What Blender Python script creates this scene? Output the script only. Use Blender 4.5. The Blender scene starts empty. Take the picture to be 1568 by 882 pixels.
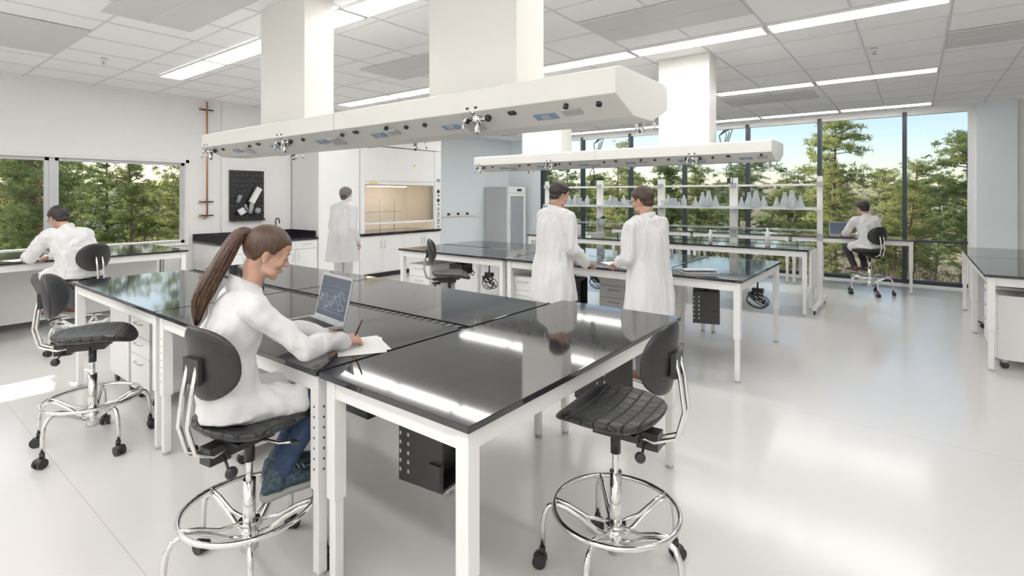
import bpy, math, random
from mathutils import Vector, Matrix, noise
random.seed(7)
V=Vector
scn=bpy.context.scene
# ------------------------------------------------------------------ materials
def nodes(m):
    m.use_nodes=True
    return m.node_tree.nodes, m.node_tree.links
def mat(name,col,rough=.5,metal=0.,var=0.,scale=8.,bump=0.,bscale=40.,spec=.5,stretch=None,emit=None,es=0.,coat=0.):
    m=bpy.data.materials.new(name); n,l=nodes(m); b=n['Principled BSDF']
    b.inputs['Base Color'].default_value=(*col,1); b.inputs['Roughness'].default_value=rough
    b.inputs['Metallic'].default_value=metal; b.inputs['Specular IOR Level'].default_value=spec
    b.inputs['Coat Weight'].default_value=coat
    if emit: b.inputs['Emission Color'].default_value=(*emit,1); b.inputs['Emission Strength'].default_value=es
    tc=n.new('ShaderNodeTexCoord'); mp=n.new('ShaderNodeMapping'); l.new(tc.outputs['Object'],mp.inputs[0])
    if stretch: mp.inputs['Scale'].default_value=stretch
    nz=n.new('ShaderNodeTexNoise'); nz.inputs['Scale'].default_value=scale; nz.inputs['Detail'].default_value=4
    l.new(mp.outputs[0],nz.inputs['Vector'])
    cr=n.new('ShaderNodeValToRGB'); cr.color_ramp.elements[0].position=.3; cr.color_ramp.elements[1].position=.7
    cr.color_ramp.elements[0].color=(*[max(0,c*(1-var)) for c in col],1)
    cr.color_ramp.elements[1].color=(*[min(1,c*(1+var)) for c in col],1)
    l.new(nz.outputs['Fac'],cr.inputs[0]); l.new(cr.outputs[0],b.inputs['Base Color'])
    if bump>0:
        n2=n.new('ShaderNodeTexNoise'); n2.inputs['Scale'].default_value=bscale; l.new(mp.outputs[0],n2.inputs['Vector'])
        bp=n.new('ShaderNodeBump'); bp.inputs['Strength'].default_value=bump; bp.inputs['Distance'].default_value=.01
        l.new(n2.outputs['Fac'],bp.inputs['Height']); l.new(bp.outputs[0],b.inputs['Normal'])
    return m
def glassmat(name,tint=(1,1,1),fac=.08,white=0.):
    m=bpy.data.materials.new(name); n,l=nodes(m); n.remove(n['Principled BSDF'])
    o=n['Material Output']; t=n.new('ShaderNodeBsdfTransparent'); t.inputs[0].default_value=(*tint,1)
    g=n.new('ShaderNodeBsdfGlossy'); g.inputs['Roughness'].default_value=.03
    fr=n.new('ShaderNodeFresnel'); fr.inputs[0].default_value=1.45
    ad=n.new('ShaderNodeMath'); ad.operation='ADD'; ad.inputs[1].default_value=fac; l.new(fr.outputs[0],ad.inputs[0])
    mx=n.new('ShaderNodeMixShader'); l.new(ad.outputs[0],mx.inputs[0]); l.new(t.outputs[0],mx.inputs[1]); l.new(g.outputs[0],mx.inputs[2])
    if white:
        d=n.new('ShaderNodeBsdfDiffuse'); d.inputs[0].default_value=(.9,.93,.95,1); tr=n.new('ShaderNodeBsdfTranslucent'); tr.inputs[0].default_value=(.9,.95,.98,1)
        a1=n.new('ShaderNodeMixShader'); a1.inputs[0].default_value=.6; l.new(d.outputs[0],a1.inputs[1]); l.new(tr.outputs[0],a1.inputs[2])
        a2=n.new('ShaderNodeMixShader'); a2.inputs[0].default_value=white; l.new(mx.outputs[0],a2.inputs[1]); l.new(a1.outputs[0],a2.inputs[2]); mx=a2
    l.new(mx.outputs[0],o.inputs[0])
    return m
def ghost(m,name,a):
    g=m.copy(); g.name=name; n,l=nodes(g); o=n['Material Output']; b=n['Principled BSDF']
    t=n.new('ShaderNodeBsdfTransparent'); mx=n.new('ShaderNodeMixShader'); mx.inputs[0].default_value=a
    l.new(t.outputs[0],mx.inputs[1]); l.new(b.outputs[0],mx.inputs[2]); l.new(mx.outputs[0],o.inputs[0]); return g

M={}
M['wall']=mat('wall_paint_white',(.86,.86,.85),.7,var=.01)
M['wallb']=mat('wall_paint_pale_blue',(.79,.85,.88),.7,var=.01)
M['ceil']=mat('ceiling_tile_white',(.94,.94,.94),.85,var=.01,scale=60,bump=.1,bscale=150)
M['grid']=mat('ceiling_tbar',(.68,.69,.70),.6,var=.01)
M['vent']=mat('ceiling_vent_grey',(.66,.66,.65),.6,var=.03,scale=200)
M['white']=mat('powdercoat_white',(.82,.82,.80),.4,var=.01)
M['canopy']=mat('canopy_warm_white',(.74,.73,.69),.35,var=.01)
M['cab']=mat('cabinet_white',(.82,.82,.81),.4,var=.01)
M['grey']=mat('light_grey_metal',(.45,.46,.47),.4,var=.03)
M['black']=mat('black_plastic',(.012,.012,.014),.4,var=.1,bump=.05)
M['pu']=mat('black_polyurethane',(.012,.012,.014),.38,var=.15,scale=30,bump=.15,bscale=90)
M['frame']=mat('dark_mullion',(.018,.025,.036),.4,var=.05)
M['alu']=mat('aluminium_frame',(.62,.63,.64),.4,metal=.3,var=.02)
M['chrome']=mat('chrome',(.78,.77,.75),.12,metal=1.,var=.02)
M['silver']=mat('laptop_silver',(.62,.63,.64),.35,metal=.6,var=.02)
M['copper']=mat('copper_pipe',(.62,.22,.10),.35,metal=.6,var=.1)
def coatmat():
    m=mat('lab_coat_cotton',(.70,.70,.705),.85,var=.02); n,l=nodes(m); b=n['Principled BSDF']
    tc=n.new('ShaderNodeTexCoord'); mp=n.new('ShaderNodeMapping'); mp.inputs['Scale'].default_value=(1,1,.45); l.new(tc.outputs['Object'],mp.inputs[0])
    nz=n.new('ShaderNodeTexNoise'); nz.inputs['Scale'].default_value=7.; nz.inputs['Detail'].default_value=1.5; nz.inputs['Distortion'].default_value=.8; l.new(mp.outputs[0],nz.inputs['Vector'])
    s=n.new('ShaderNodeMath'); s.operation='SUBTRACT'; s.inputs[1].default_value=.5; l.new(nz.outputs['Fac'],s.inputs[0])
    a=n.new('ShaderNodeMath'); a.operation='ABSOLUTE'; l.new(s.outputs[0],a.inputs[0])
    bp=n.new('ShaderNodeBump'); bp.inputs['Strength'].default_value=.7; bp.inputs['Distance'].default_value=.06
    l.new(a.outputs[0],bp.inputs['Height']); l.new(bp.outputs[0],b.inputs['Normal']); return m
M['coat']=coatmat()
M['skin']=mat('skin',(.53,.295,.21),.5,var=.06,scale=20)
M['lip']=mat('lips',(.40,.14,.12),.45,var=.05)
M['eye']=mat('eye_white',(.6,.57,.54),.2,var=.02)
M['iris']=mat('eye_iris',(.02,.014,.01),.2,var=.1)
M['hairb']=mat('hair_brown',(.065,.028,.013),.38,var=.6,scale=9,stretch=(14,14,2),bump=.5,bscale=12)
M['haird']=mat('hair_dark',(.014,.009,.006),.5,var=.4,scale=30,bump=.5,bscale=60)
M['hairm']=mat('hair_mid',(.038,.020,.011),.5,var=.4,scale=30,bump=.5,bscale=60)
M['jeans']=mat('denim',(.018,.038,.095),.8,var=.35,scale=40,bump=.3,bscale=200)
M['trous']=mat('trousers_dark',(.02,.02,.03),.8,var=.1)
M['trousg']=mat('trousers_grey',(.10,.10,.11),.8,var=.1)
M['shoe']=mat('sneaker_teal',(.025,.05,.07),.6,var=.9,scale=60)
M['shoeb']=mat('shoe_brown',(.12,.045,.025),.4,var=.1)
M['sole']=mat('shoe_sole',(.30,.31,.28),.6,var=.1)
M['paper']=mat('paper',(.85,.85,.85),.8,var=.01)
M['screen']=mat('laptop_screen',(.02,.025,.035),.2,var=.05,emit=(.10,.12,.16),es=.3)
M['line']=mat('chart_lines',(.4,.45,.5),.5,emit=(.5,.55,.65),es=.2)
M['blue']=mat('blue_gas_plate',(.20,.32,.46),.4,var=.05)
M['yellow']=mat('yellow_label',(.8,.6,.1),.5,var=.05)
M['hoodin']=mat('fume_hood_liner_glow',(.80,.70,.58),.5,var=.03,emit=(.8,.66,.52),es=.12)  # beige liner with a faint peach glow put in for the lit interior
M['lamp']=mat('light_diffuser',(.9,.9,.9),.5,emit=(1.,.98,.95),es=8.5)
M['lampw']=mat('hood_lamp',(.9,.9,.9),.5,emit=(1.,.88,.72),es=4.)
M['bark']=mat('pine_bark',(.18,.11,.075),.9,var=.5,scale=6,bump=.4,bscale=20)
M['twig']=mat('dry_twigs',(.22,.155,.105),.9,var=.3,scale=3)
M['glass']=glassmat('window_glass',(.98,.99,.985),-.03)
M['gware']=glassmat('labware_glass',(.93,.96,.98),.10,.38)
M['top']=mat('black_epoxy_resin',(.018,.018,.022),.055,var=.35,scale=300,spec=.65)
def ribbed():
    m=mat('ribbed_polyurethane',(.013,.013,.015),.35,var=.1,scale=30); n,l=nodes(m); b=n['Principled BSDF']
    tc=n.new('ShaderNodeTexCoord'); br=n.new('ShaderNodeTexBrick'); br.offset=0; br.inputs['Scale'].default_value=1
    br.inputs['Brick Width'].default_value=.055; br.inputs['Row Height'].default_value=.055; br.inputs['Mortar Size'].default_value=.006
    br.inputs['Mortar Smooth'].default_value=1.
    br.inputs['Color1'].default_value=(1,1,1,1);br.inputs['Color2'].default_value=(1,1,1,1);br.inputs['Mortar'].default_value=(0,0,0,1)
    l.new(tc.outputs['Object'],br.inputs['Vector']); bp=n.new('ShaderNodeBump'); bp.inputs['Distance'].default_value=.008; bp.inputs['Strength'].default_value=1.
    l.new(br.outputs['Color'],bp.inputs['Height']); l.new(bp.outputs[0],b.inputs['Normal']); return m
M['rib']=ribbed()
def floormat():
    m=mat('floor_vinyl',(.67,.655,.635),.22,var=.03,scale=220,spec=.7); n,l=nodes(m); b=n['Principled BSDF']
    tc=n.new('ShaderNodeTexCoord'); sp=n.new('ShaderNodeSeparateXYZ'); l.new(tc.outputs['Object'],sp.inputs[0])
    a=n.new('ShaderNodeMath'); a.operation='PINGPONG'; a.inputs[1].default_value=1.84
    s=n.new('ShaderNodeMath'); s.operation='SUBTRACT'; s.inputs[1].default_value=4.5; l.new(sp.outputs['Y'],s.inputs[0]); l.new(s.outputs[0],a.inputs[0])
    c=n.new('ShaderNodeMath'); c.operation='LESS_THAN'; c.inputs[1].default_value=.0025; l.new(a.outputs[0],c.inputs[0])
    cr=[x for x in n if x.type=='VALTORGB'][0]
    mx=n.new('ShaderNodeMix'); mx.data_type='RGBA'; mx.inputs['B'].default_value=(.52,.50,.48,1)
    l.new(c.outputs[0],mx.inputs['Factor']); l.new(cr.outputs[0],mx.inputs['A']); l.new(mx.outputs['Result'],b.inputs['Base Color'])
    nz=n.new('ShaderNodeTexNoise'); nz.inputs['Scale'].default_value=1.3; l.new(tc.outputs['Object'],nz.inputs['Vector'])
    mr=n.new('ShaderNodeMapRange'); mr.inputs['To Min'].default_value=.13; mr.inputs['To Max'].default_value=.21; l.new(nz.outputs['Fac'],mr.inputs[0]); l.new(mr.outputs[0],b.inputs['Roughness'])
    return m
M['floor']=floormat()
def foliage(name,c1,c2):
    m=bpy.data.materials.new(name); n,l=nodes(m); b=n['Principled BSDF']; b.inputs['Roughness'].default_value=.7
    oi=n.new('ShaderNodeObjectInfo'); tc=n.new('ShaderNodeTexCoord'); nz=n.new('ShaderNodeTexNoise'); nz.inputs['Scale'].default_value=1.2; nz.inputs['Detail'].default_value=5
    l.new(tc.outputs['Object'],nz.inputs['Vector'])
    ad=n.new('ShaderNodeMath'); ad.operation='MULTIPLY_ADD'; ad.inputs[1].default_value=.5; ad.inputs[2].default_value=-.25; l.new(oi.outputs['Random'],ad.inputs[0])
    a2=n.new('ShaderNodeMath'); l.new(nz.outputs['Fac'],a2.inputs[0]); l.new(ad.outputs[0],a2.inputs[1])
    cr=n.new('ShaderNodeValToRGB'); cr.color_ramp.elements[0].position=.3; cr.color_ramp.elements[1].position=.72
    cr.color_ramp.elements[0].color=(*c1,1); cr.color_ramp.elements[1].color=(*c2,1)
    l.new(a2.outputs[0],cr.inputs[0]); l.new(cr.outputs[0],b.inputs['Base Color'])
    t=n.new('ShaderNodeBsdfTranslucent'); l.new(cr.outputs[0],t.inputs[0]); mx=n.new('ShaderNodeMixShader'); mx.inputs[0].default_value=.4
    l.new(b.outputs[0],mx.inputs[1]); l.new(t.outputs[0],mx.inputs[2]); l.new(mx.outputs[0],n['Material Output'].inputs[0]); return m
M['needle']=foliage('pine_needles',(.14,.20,.06),(.40,.42,.14))
def hillmat():
    m=mat('distant_forest',(.16,.15,.07),.95,var=.2); n,l=nodes(m)
    cr=[x for x in n if x.type=='VALTORGB'][0]; nz=[x for x in n if x.type=='TEX_NOISE'][0]; nz.inputs['Scale'].default_value=.55; nz.inputs['Detail'].default_value=10; nz.inputs['Roughness'].default_value=.75
    e=cr.color_ramp.elements; e[0].position=.35; e[0].color=(.09,.11,.04,1); e[1].position=.68; e[1].color=(.30,.30,.13,1)
    x=e.new(.5); x.color=(.21,.18,.10,1); return m
M['hill']=hillmat()

# ------------------------------------------------------------------ mesh builder
class MB:
    def __init__(s): s.v=[];s.f=[];s.mi=[];s.sm=[];s.mats=[]
    def mid(s,m):
        m=M[m] if isinstance(m,str) else m
        if m not in s.mats: s.mats.append(m)
        return s.mats.index(m)
    def add(s,vs,fs,m,smooth=False):
        o=len(s.v); i=s.mid(m); s.v+= [tuple(v) for v in vs]
        for k,f in enumerate(fs):
            s.f.append([a+o for a in f]); s.mi.append(i); s.sm.append(smooth if isinstance(smooth,bool) else smooth[k])
    def box(s,c,sz,m,R=None):
        c=V(c); h=V(sz)/2; vs=[]
        for x in(-1,1):
            for y in(-1,1):
                for z in(-1,1):
                    p=V((x*h.x,y*h.y,z*h.z)); 
                    if R is not None: p=R@p
                    vs.append(c+p)
        s.add(vs,[(0,1,3,2),(4,6,7,5),(0,4,5,1),(2,3,7,6),(0,2,6,4),(1,5,7,3)],m)
    def bb(s,x0,x1,y0,y1,z0,z1,m): s.box(((x0+x1)/2,(y0+y1)/2,(z0+z1)/2),(abs(x1-x0),abs(y1-y0),abs(z1-z0)),m)
    def cyl(s,p0,p1,r0,m,r1=None,seg=12):
        r1=r0 if r1 is None else r1; p0=V(p0);p1=V(p1); d=(p1-p0).normalized()
        a=d.orthogonal().normalized(); b=d.cross(a); vs=[];fs=[]
        for p,r in((p0,r0),(p1,r1)):
            for i in range(seg):
                t=2*math.pi*i/seg; vs.append(p+(a*math.cos(t)+b*math.sin(t))*r)
        for i in range(seg): j=(i+1)%seg; fs.append((i,j,seg+j,seg+i))
        sm=[True]*seg+[False]*2; fs.append(tuple(range(seg))[::-1]); fs.append(tuple(range(seg,2*seg)))
        s.add(vs,fs,m,sm)
    def ell(s,c,r,m,R=None,nu=16,nv=10):
        c=V(c); r=V((r,r,r)) if not hasattr(r,'__len__') else V(r); vs=[];fs=[]
        def P(p):
            p=V((p[0]*r.x,p[1]*r.y,p[2]*r.z)); 
            if R is not None: p=R@p
            return c+p
        vs.append(P((0,0,-1)))
        for j in range(1,nv):
            t=math.pi*j/nv-math.pi/2
            for i in range(nu):
                u=2*math.pi*i/nu; vs.append(P((math.cos(t)*math.cos(u),math.cos(t)*math.sin(u),math.sin(t))))
        vs.append(P((0,0,1))); L=len(vs)-1
        for i in range(nu):
            k=(i+1)%nu; fs.append((0,1+k,1+i)); fs.append((L,L-nu+i,L-nu+k))
            for j in range(nv-2): a=1+j*nu; fs.append((a+i,a+k,a+nu+k,a+nu+i))
        s.add(vs,fs,m,True)
    def limb(s,pts,rs,m,nu=14):
        pts=[V(p) for p in pts]
        for p,r in zip(pts,rs): s.ell(p,r,m,nu=nu,nv=max(6,nu//2+1))
        for i in range(len(pts)-1):
            if (pts[i+1]-pts[i]).length>1e-5: s.cyl(pts[i],pts[i+1],rs[i],m,rs[i+1],seg=nu)
    def loft(s,rings,m,smooth=True,cap=True):
        n=len(rings[0]); vs=[p for r in rings for p in r]; fs=[];sm=[]
        for k in range(len(rings)-1):
            for i in range(n):
                j=(i+1)%n; fs.append((k*n+i,k*n+j,(k+1)*n+j,(k+1)*n+i)); sm.append(smooth)
        if cap: fs.append(tuple(range(n))[::-1]); fs.append(tuple(range((len(rings)-1)*n,len(rings)*n))); sm+=[False,False]
        s.add(vs,fs,m,sm)
    def tube(s,path,r,m,seg=8,closed=False):
        P=[V(p) for p in path]; n=len(P); rings=[]; prev=None
        for i in range(n):
            if closed: d=(P[(i+1)%n]-P[i-1])
            else: d=P[min(i+1,n-1)]-P[max(i-1,0)]
            d.normalize()
            if prev is None: a=d.orthogonal().normalized()
            else:
                a=prev-d*prev.dot(d)
                a=a.normalized() if a.length>1e-6 else d.orthogonal().normalized()
            prev=a; b=d.cross(a); rr=r[i] if hasattr(r,'__len__') else r
            rings.append([P[i]+(a*math.cos(2*math.pi*k/seg)+b*math.sin(2*math.pi*k/seg))*rr for k in range(seg)])
        if closed: rings.append(rings[0]); s.loft(rings,m,cap=False)
        else: s.loft(rings,m)
    def lathe(s,prof,loc,m,seg=16):
        loc=V(loc); rings=[[loc+V((r*math.cos(2*math.pi*k/seg),r*math.sin(2*math.pi*k/seg),z)) for k in range(seg)] for r,z in prof]
        s.loft(rings,m)
    def prismx(s,poly,x0,x1,m):
        n=len(poly); vs=[(x0,y,z) for y,z in poly]+[(x1,y,z) for y,z in poly]
        fs=[(i,(i+1)%n,n+(i+1)%n,n+i) for i in range(n)]+[tuple(range(n))[::-1],tuple(range(n,2*n))]; s.add(vs,fs,m)
    def pad(s,a,b,th,fn,m,ns=40,ex=.75):
        rho=[0.001,.2,.4,.55,.7,.8,.88,.94,.98,1.]
        def P(r,t,sg):
            c=math.cos(t);q=math.sin(t); x=a*r*math.copysign(abs(c)**ex,c); y=b*r*math.copysign(abs(q)**ex,q)
            return V(fn(x,y,sg*th/2*math.sqrt(max(0,1-r**6))))
        rings=[[P(r,2*math.pi*k/ns,-1) for k in range(ns)] for r in rho]+[[P(r,2*math.pi*k/ns,1) for k in range(ns)] for r in rho[-2::-1]]
        s.loft(rings,m)
    def obj(s,name,loc=(0,0,0),rot=0.,parent=None,bevel=0.,mods=None):
        me=bpy.data.meshes.new(name); me.from_pydata(s.v,[],s.f); 
        for m in s.mats: me.materials.append(m)
        me.polygons.foreach_set('material_index',s.mi); me.polygons.foreach_set('use_smooth',s.sm); me.update()
        import bmesh as _b
        bm=_b.new(); bm.from_mesh(me); _b.ops.recalc_face_normals(bm,faces=bm.faces); bm.to_mesh(me); bm.free()
        o=bpy.data.objects.new(name,me); scn.collection.objects.link(o); o.location=loc; o.rotation_euler=(0,0,rot)
        if parent: o.parent=parent
        if bevel: 
            b=o.modifiers.new('bevel','BEVEL'); b.width=bevel; b.segments=2; b.limit_method='ANGLE'; b.angle_limit=.7
        return o
def inst(o,name,loc,rot=0.,scale=None,parent=None):
    c=bpy.data.objects.new(name,o.data); scn.collection.objects.link(c); c.location=loc; c.rotation_euler=(0,0,rot)
    if scale: c.scale=scale
    if parent: c.parent=parent
    for md in o.modifiers:
        if md.type=='BEVEL': b=c.modifiers.new('bevel','BEVEL'); b.width=md.width; b.segments=2; b.limit_method='ANGLE'; b.angle_limit=.7
    return c
def empty(name,loc=(0,0,0),rot=0.):
    e=bpy.data.objects.new(name,None); scn.collection.objects.link(e); e.location=loc; e.rotation_euler=(0,0,rot); e.empty_display_size=.1; return e

# ------------------------------------------------------------------ room
XL,XR,Y0,Y1,ZC=-9.5,4.5,-3.0,12.1,3.26
b=MB(); b.bb(XL-.2,XR+.2,Y0-.2,Y1+.2,-.2,0,'floor'); b.obj('floor')
b=MB(); b.bb(XL-.2,XR+.2,Y0-.2,Y1+.2,ZC,ZC+.2,'ceil'); ceil=b.obj('ceiling')
b=MB()
x=.25-.685*14
while x<XR: b.bb(x-.009,x+.009,Y0,Y1,ZC-.005,ZC,'grid'); x+=.685
y=5.45-.15-.757*11
while y<Y1: b.bb(XL,XR,y-.009,y+.009,ZC-.0045,ZC,'grid'); y+=.757
b.obj('trim_ceiling_grid',parent=ceil)
WY0,WY1,WZ0,WZ1=-.4,3.5,.88,2.19
b=MB(); b.bb(XL-.2,XL,Y0,Y1,0,WZ0,'wall'); b.bb(XL-.2,XL,Y0,Y1,WZ1,ZC,'wall'); b.bb(XL-.2,XL,Y0,WY0,WZ0,WZ1,'wall'); b.bb(XL-.2,XL,WY1,Y1,WZ0,WZ1,'wall'); b.obj('wall_left')
b=MB(); b.bb(XL,-8.3,Y1,Y1+.2,0,ZC,'wallb'); b.bb(.82,XR,Y1,Y1+.2,0,ZC,'wall'); b.bb(-8.3,.82,Y1,Y1+.2,3.2,ZC,'wall'); b.bb(-8.3,.82,Y1,Y1+.2,0,.03,'wall'); b.obj('wall_far')
b=MB(); b.bb(XR,XR+.2,Y0,Y1,0,ZC,'wall'); b.obj('wall_right')
b=MB(); b.bb(XL,XR,Y0-.2,Y0,0,ZC,'wall'); b.obj('wall_back')
b=MB(); b.bb(XL,XL+.02,8.42,Y1,0,ZC-.001,'wallb'); b.obj('trim_blue_panel')
b=MB(); b.bb(.84,1.35,Y1-.12,Y1-.001,0,ZC,'wallb'); b.obj('wall_pier')
b=MB(); b.bb(XL+.001,-8.53,5.32,6.19,0,ZC,'wall'); b.bb(XL+.001,-8.53,6.19,8.40,2.66,ZC,'wall');  b.obj('wall_column')
b=MB(); b.bb(XL+.001,XL+.06,4.05,5.30,0,ZC,'wall'); b.obj('wall_left_pilaster')
b=MB(); b.bb(XL+.001,XL+.015,Y0,3.5,0,.1,'grey'); b.obj('baseboard_left')
b=MB(); b.bb(1.36,XR,Y1-.015,Y1-.001,0,.1,'grey'); b.obj('baseboard_far')
# left window
b=MB()
for (a,c) in ((WY0,1.80),(1.86,WY1)):
    t=.045
    b.bb(XL-.12,XL-.05,a,a+t,WZ0,WZ1,'alu'); b.bb(XL-.12,XL-.05,c-t,c,WZ0,WZ1,'alu'); b.bb(XL-.12,XL-.05,a,c,WZ0,WZ0+t,'alu'); b.bb(XL-.12,XL-.05,a,c,WZ1-t,WZ1,'alu')
    b.bb(XL-.09,XL-.085,a+t,c-t,WZ0+t,WZ1-t,'glass')
b.bb(XL-.14,XL-.03,1.80,1.86,WZ0,WZ1,'alu')
b.bb(XL-.05,XL+.05,WY0-.03,WY1+.03,WZ0-.03,WZ0,'white')
b.bb(XL-.001,XL+.02,WY1,WY1+.05,WZ0-.03,WZ1+.05,'white'); b.bb(XL-.001,XL+.02,WY0,WY1+.05,WZ1,WZ1+.05,'white')
b.obj('window_1')
# curtain wall
b=MB(); xs=[.79,-.15,-1.52,-2.88,-4.27,-5.63,-7.0,-8.27]
for i,x in enumerate(xs):
    w=.05 if i in(0,7) else .035
    b.bb(x-w,x+w,Y1-.02,Y1+.13,.03,3.2,'frame' if i not in(0,) else 'white')
b.bb(-8.27,.79,Y1,Y1+.12,.03,.10,'frame'); b.bb(-8.27,.79,Y1,Y1+.12,3.14,3.2,'white'); b.bb(-8.27,.79,Y1+.02,Y1+.1,.80,.84,'frame')
b.bb(-8.27,.79,Y1+.05,Y1+.055,.1,3.14,'glass')
b.obj('window_2')
# ceiling lights
b=MB(); b.box((0,0,0),(1.31,.25,.012),'lamp'); b.box((0,.135,.0),(1.35,.02,.02),'white'); b.box((0,-.135,.0),(1.35,.02,.02),'white'); b.box((.665,0,0),(.02,.28,.02),'white'); b.box((-.665,0,0),(.02,.28,.02),'white')
L0=None
for Y,ks in ((11.5,range(0,6)),(8.47,range(0,6)),(5.45,range(0,6)),(2.75,range(-1,6)),(-.3,range(-2,6)),(-2.2,range(-2,6))):  # last two rows: unseen fill lights added behind the camera
    for k in ks:
        X=.25-1.37*(k+.5); p=(X,Y,ZC-.014)
        if L0 is None: L0=b.obj('ceiling_light',p)
        else: inst(L0,'ceiling_light',p)
b=MB(); b.box((0,0,0),(1.35,.70,.012),'vent'); b.box((0,0,-.007),(1.37,.02,.004),'grid'); v0=None
for p in ((-1.80,4.55),(.94,7.0),(-1.9,9.4),(-7.0,1.15),(-4.9,1.75),(-4.9,4.4),(2.3,4.2)):
    if v0 is None: v0=b.obj('ceiling_vent',(*p,ZC-.012))
    else: inst(v0,'ceiling_vent',(*p,ZC-.012))
b=MB(); b.cyl((0,0,0),(0,0,-.03),.035,'white'); b.cyl((0,0,-.03),(0,0,-.06),.008,'grey'); b.cyl((0,0,-.06),(0,0,-.065),.02,'grey')
for p in ((-7.5,1.9),(-.35,6.9),(-3.2,4.1)): b.obj('fire_sprinkler',(*p,ZC-.006))

# ------------------------------------------------------------------ tables
TH=.91
def table(x0,x1,y0,y1,name='lab_table',holes=False,h=TH):
    cx,cy=(x0+x1)/2,(y0+y1)/2; a,c=(x1-x0)/2,(y1-y0)/2; b=MB()
    b.bb(-a,a,-c,c,h-.025,h,'top')
    i=.03; t=.05; z1=h-.026; z0=z1-.08
    b.bb(-a+i,a-i,-c+i,-c+i+.03,z0,z1,'white'); b.bb(-a+i,a-i,c-i-.03,c-i,z0,z1,'white')
    b.bb(-a+i,-a+i+.03,-c+i,c-i,z0,z1,'white'); b.bb(a-i-.03,a-i,-c+i,c-i,z0,z1,'white')
    for sx in(-1,1):
        for sy in(-1,1):
            px=sx*(a-i-t/2+.004); py=sy*(c-i-t/2+.004)
            b.box((px,py,(z1+.38)/2),(t+.008,t+.008,z1-.38),'white')
            b.box((px,py,.2),(t-.008,t-.008,.37),'white')
            b.cyl((px,py,.0),(px,py,.02),.024,'grey')
            if holes:
                for k in range(7):
                    z=.47+.045*k
                    b.cyl((px,py-sy*.0,z),(px,py+sy*.0305,z),.006,'black',seg=8)
                    b.cyl((px,py,z),(px+sx*.0305,py,z),.006,'black',seg=8)
    return b.obj(name,(cx,cy,0),bevel=.003)
table(-1.98,-1.13,1.235,3.15)
table(-3.84,-2.0,1.235,2.12,holes=True); table(-5.78,-3.86,1.235,2.12)
table(-3.84,-2.0,2.20,3.0); table(-5.78,-3.86,2.20,3.0)
b=MB()
b.bb(-5.78,-2.0,2.123,2.197,.85,.897,'black')
for k in range(60): b.bb(-5.75+k*.062,-5.75+k*.062+.045,2.135,2.185,.896,.905,'black')
b.obj('cable_raceway')
table(-1.98,-1.19,4.82,6.53); table(-3.84,-2.0,4.82,5.65); table(-5.75,-3.86,4.82,5.65); table(-3.84,-2.0,5.70,6.53); table(-5.75,-3.86,5.70,6.53)
table(-3.5,-1.15,8.1,8.74); table(-5.9,-3.52,8.1,8.74); table(-3.5,-1.15,8.86,9.5); table(-5.9,-3.52,8.86,9.5)
table(-1.85,.0,11.0,11.75); table(-3.72,-1.87,11.0,11.75); table(-5.6,-3.74,11.0,11.75)
table(-8.62,-7.9,.9,2.95); table(-8.62,-7.9,-1.2,.88); table(-9.42,-8.64,.9,2.95); table(-9.42,-8.64,-1.2,.88)
b=MB(); b.bb(-8.637,-8.623,-1.1,2.8,.1,.84,'white'); b.bb(-8.66,-8.60,-1.1,-1.04,0,.1,'grey'); b.bb(-8.66,-8.60,2.7,2.76,0,.1,'grey'); b.obj('bench_modesty_panel')
table(.52,1.3,6.62,8.42); table(.52,1.3,8.44,10.0); table(1.32,2.1,6.62,8.42)

def pedestal():
    b=MB(); b.bb(-.21,.21,-.24,.24,.09,.70,'cab')
    for z0,z1 in((.10,.38),(.385,.53),(.535,.69)):
        b.bb(-.205,.205,-.258,-.241,z0,z1,'cab'); b.tube([(-.07,-.26,z1-.05),(-.07,-.285,z1-.05),(.07,-.285,z1-.05),(.07,-.26,z1-.05)],.005,'grey',6)
    for sx in(-1,1):
        for sy in(-1,1):
            b.cyl((sx*.17-.012,sy*.19,.035),(sx*.17+.012,sy*.19,.035),.035,'black',seg=14); b.box((sx*.17,sy*.19,.075),(.04,.04,.03),'grey')
    return b
P0=pedestal().obj('drawer_pedestal',(-5.45,1.70,0),-math.pi/2+.0,bevel=.004)
for x,y,r in((-4.85,1.72,0),(-3.45,1.72,0),(-5.45,5.2,0),(-3.65,5.2,0),(-2.95,6.15,0),(-4.6,6.15,0),(.87,7.0,-math.pi/2),(.87,8.9,-math.pi/2),(.87,7.6,-math.pi/2),(-4.4,2.6,0)):
    inst(P0,'drawer_pedestal',(x,y,0),r)
def cpu():
    b=MB(); b.bb(-.12,.12,-.13,-.12,.0,.30,'black'); b.bb(-.12,.12,.12,.13,0,.30,'black'); b.bb(-.12,-.11,-.12,.12,0,.30,'black'); b.bb(-.12,.12,-.12,.12,0,.012,'black')
    b.bb(-.12,.12,-.12,.12,.29,.30,'black'); b.bb(-.02,.02,-.02,.02,.30,.40,'black'); b.bb(.06,.12,-.145,-.13,.02,.12,'black')
    for k in range(6): b.bb(-.115+.0,-.105,-.1315,-.1301,.04+k*.04,.055+k*.04,'grey'); b.bb(-.07,-.06,-.1315,-.1301,.04+k*.04,.055+k*.04,'grey')
    b.bb(-.10,.04,-.09,.09,.013,.20,'pu'); return b
C0=cpu().obj('computer_holder',(-1.70,1.66,.40),.12)
for p,r in(((-1.60,5.15,.44),.3),((-1.45,2.75,.44),1.),((-3.0,5.0,.44),.2)): inst(C0,'computer_holder',p,r)
b=MB(); b.bb(-.12,.12,-.1,.1,0,.13,'black'); b.bb(-.05,.05,-.05,.05,.13,.22,'black'); b.tube([(.1,0,.03),(.2,.03,-.02),(.16,.1,.0),(.1,.05,.1)],.008,'black')
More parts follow.
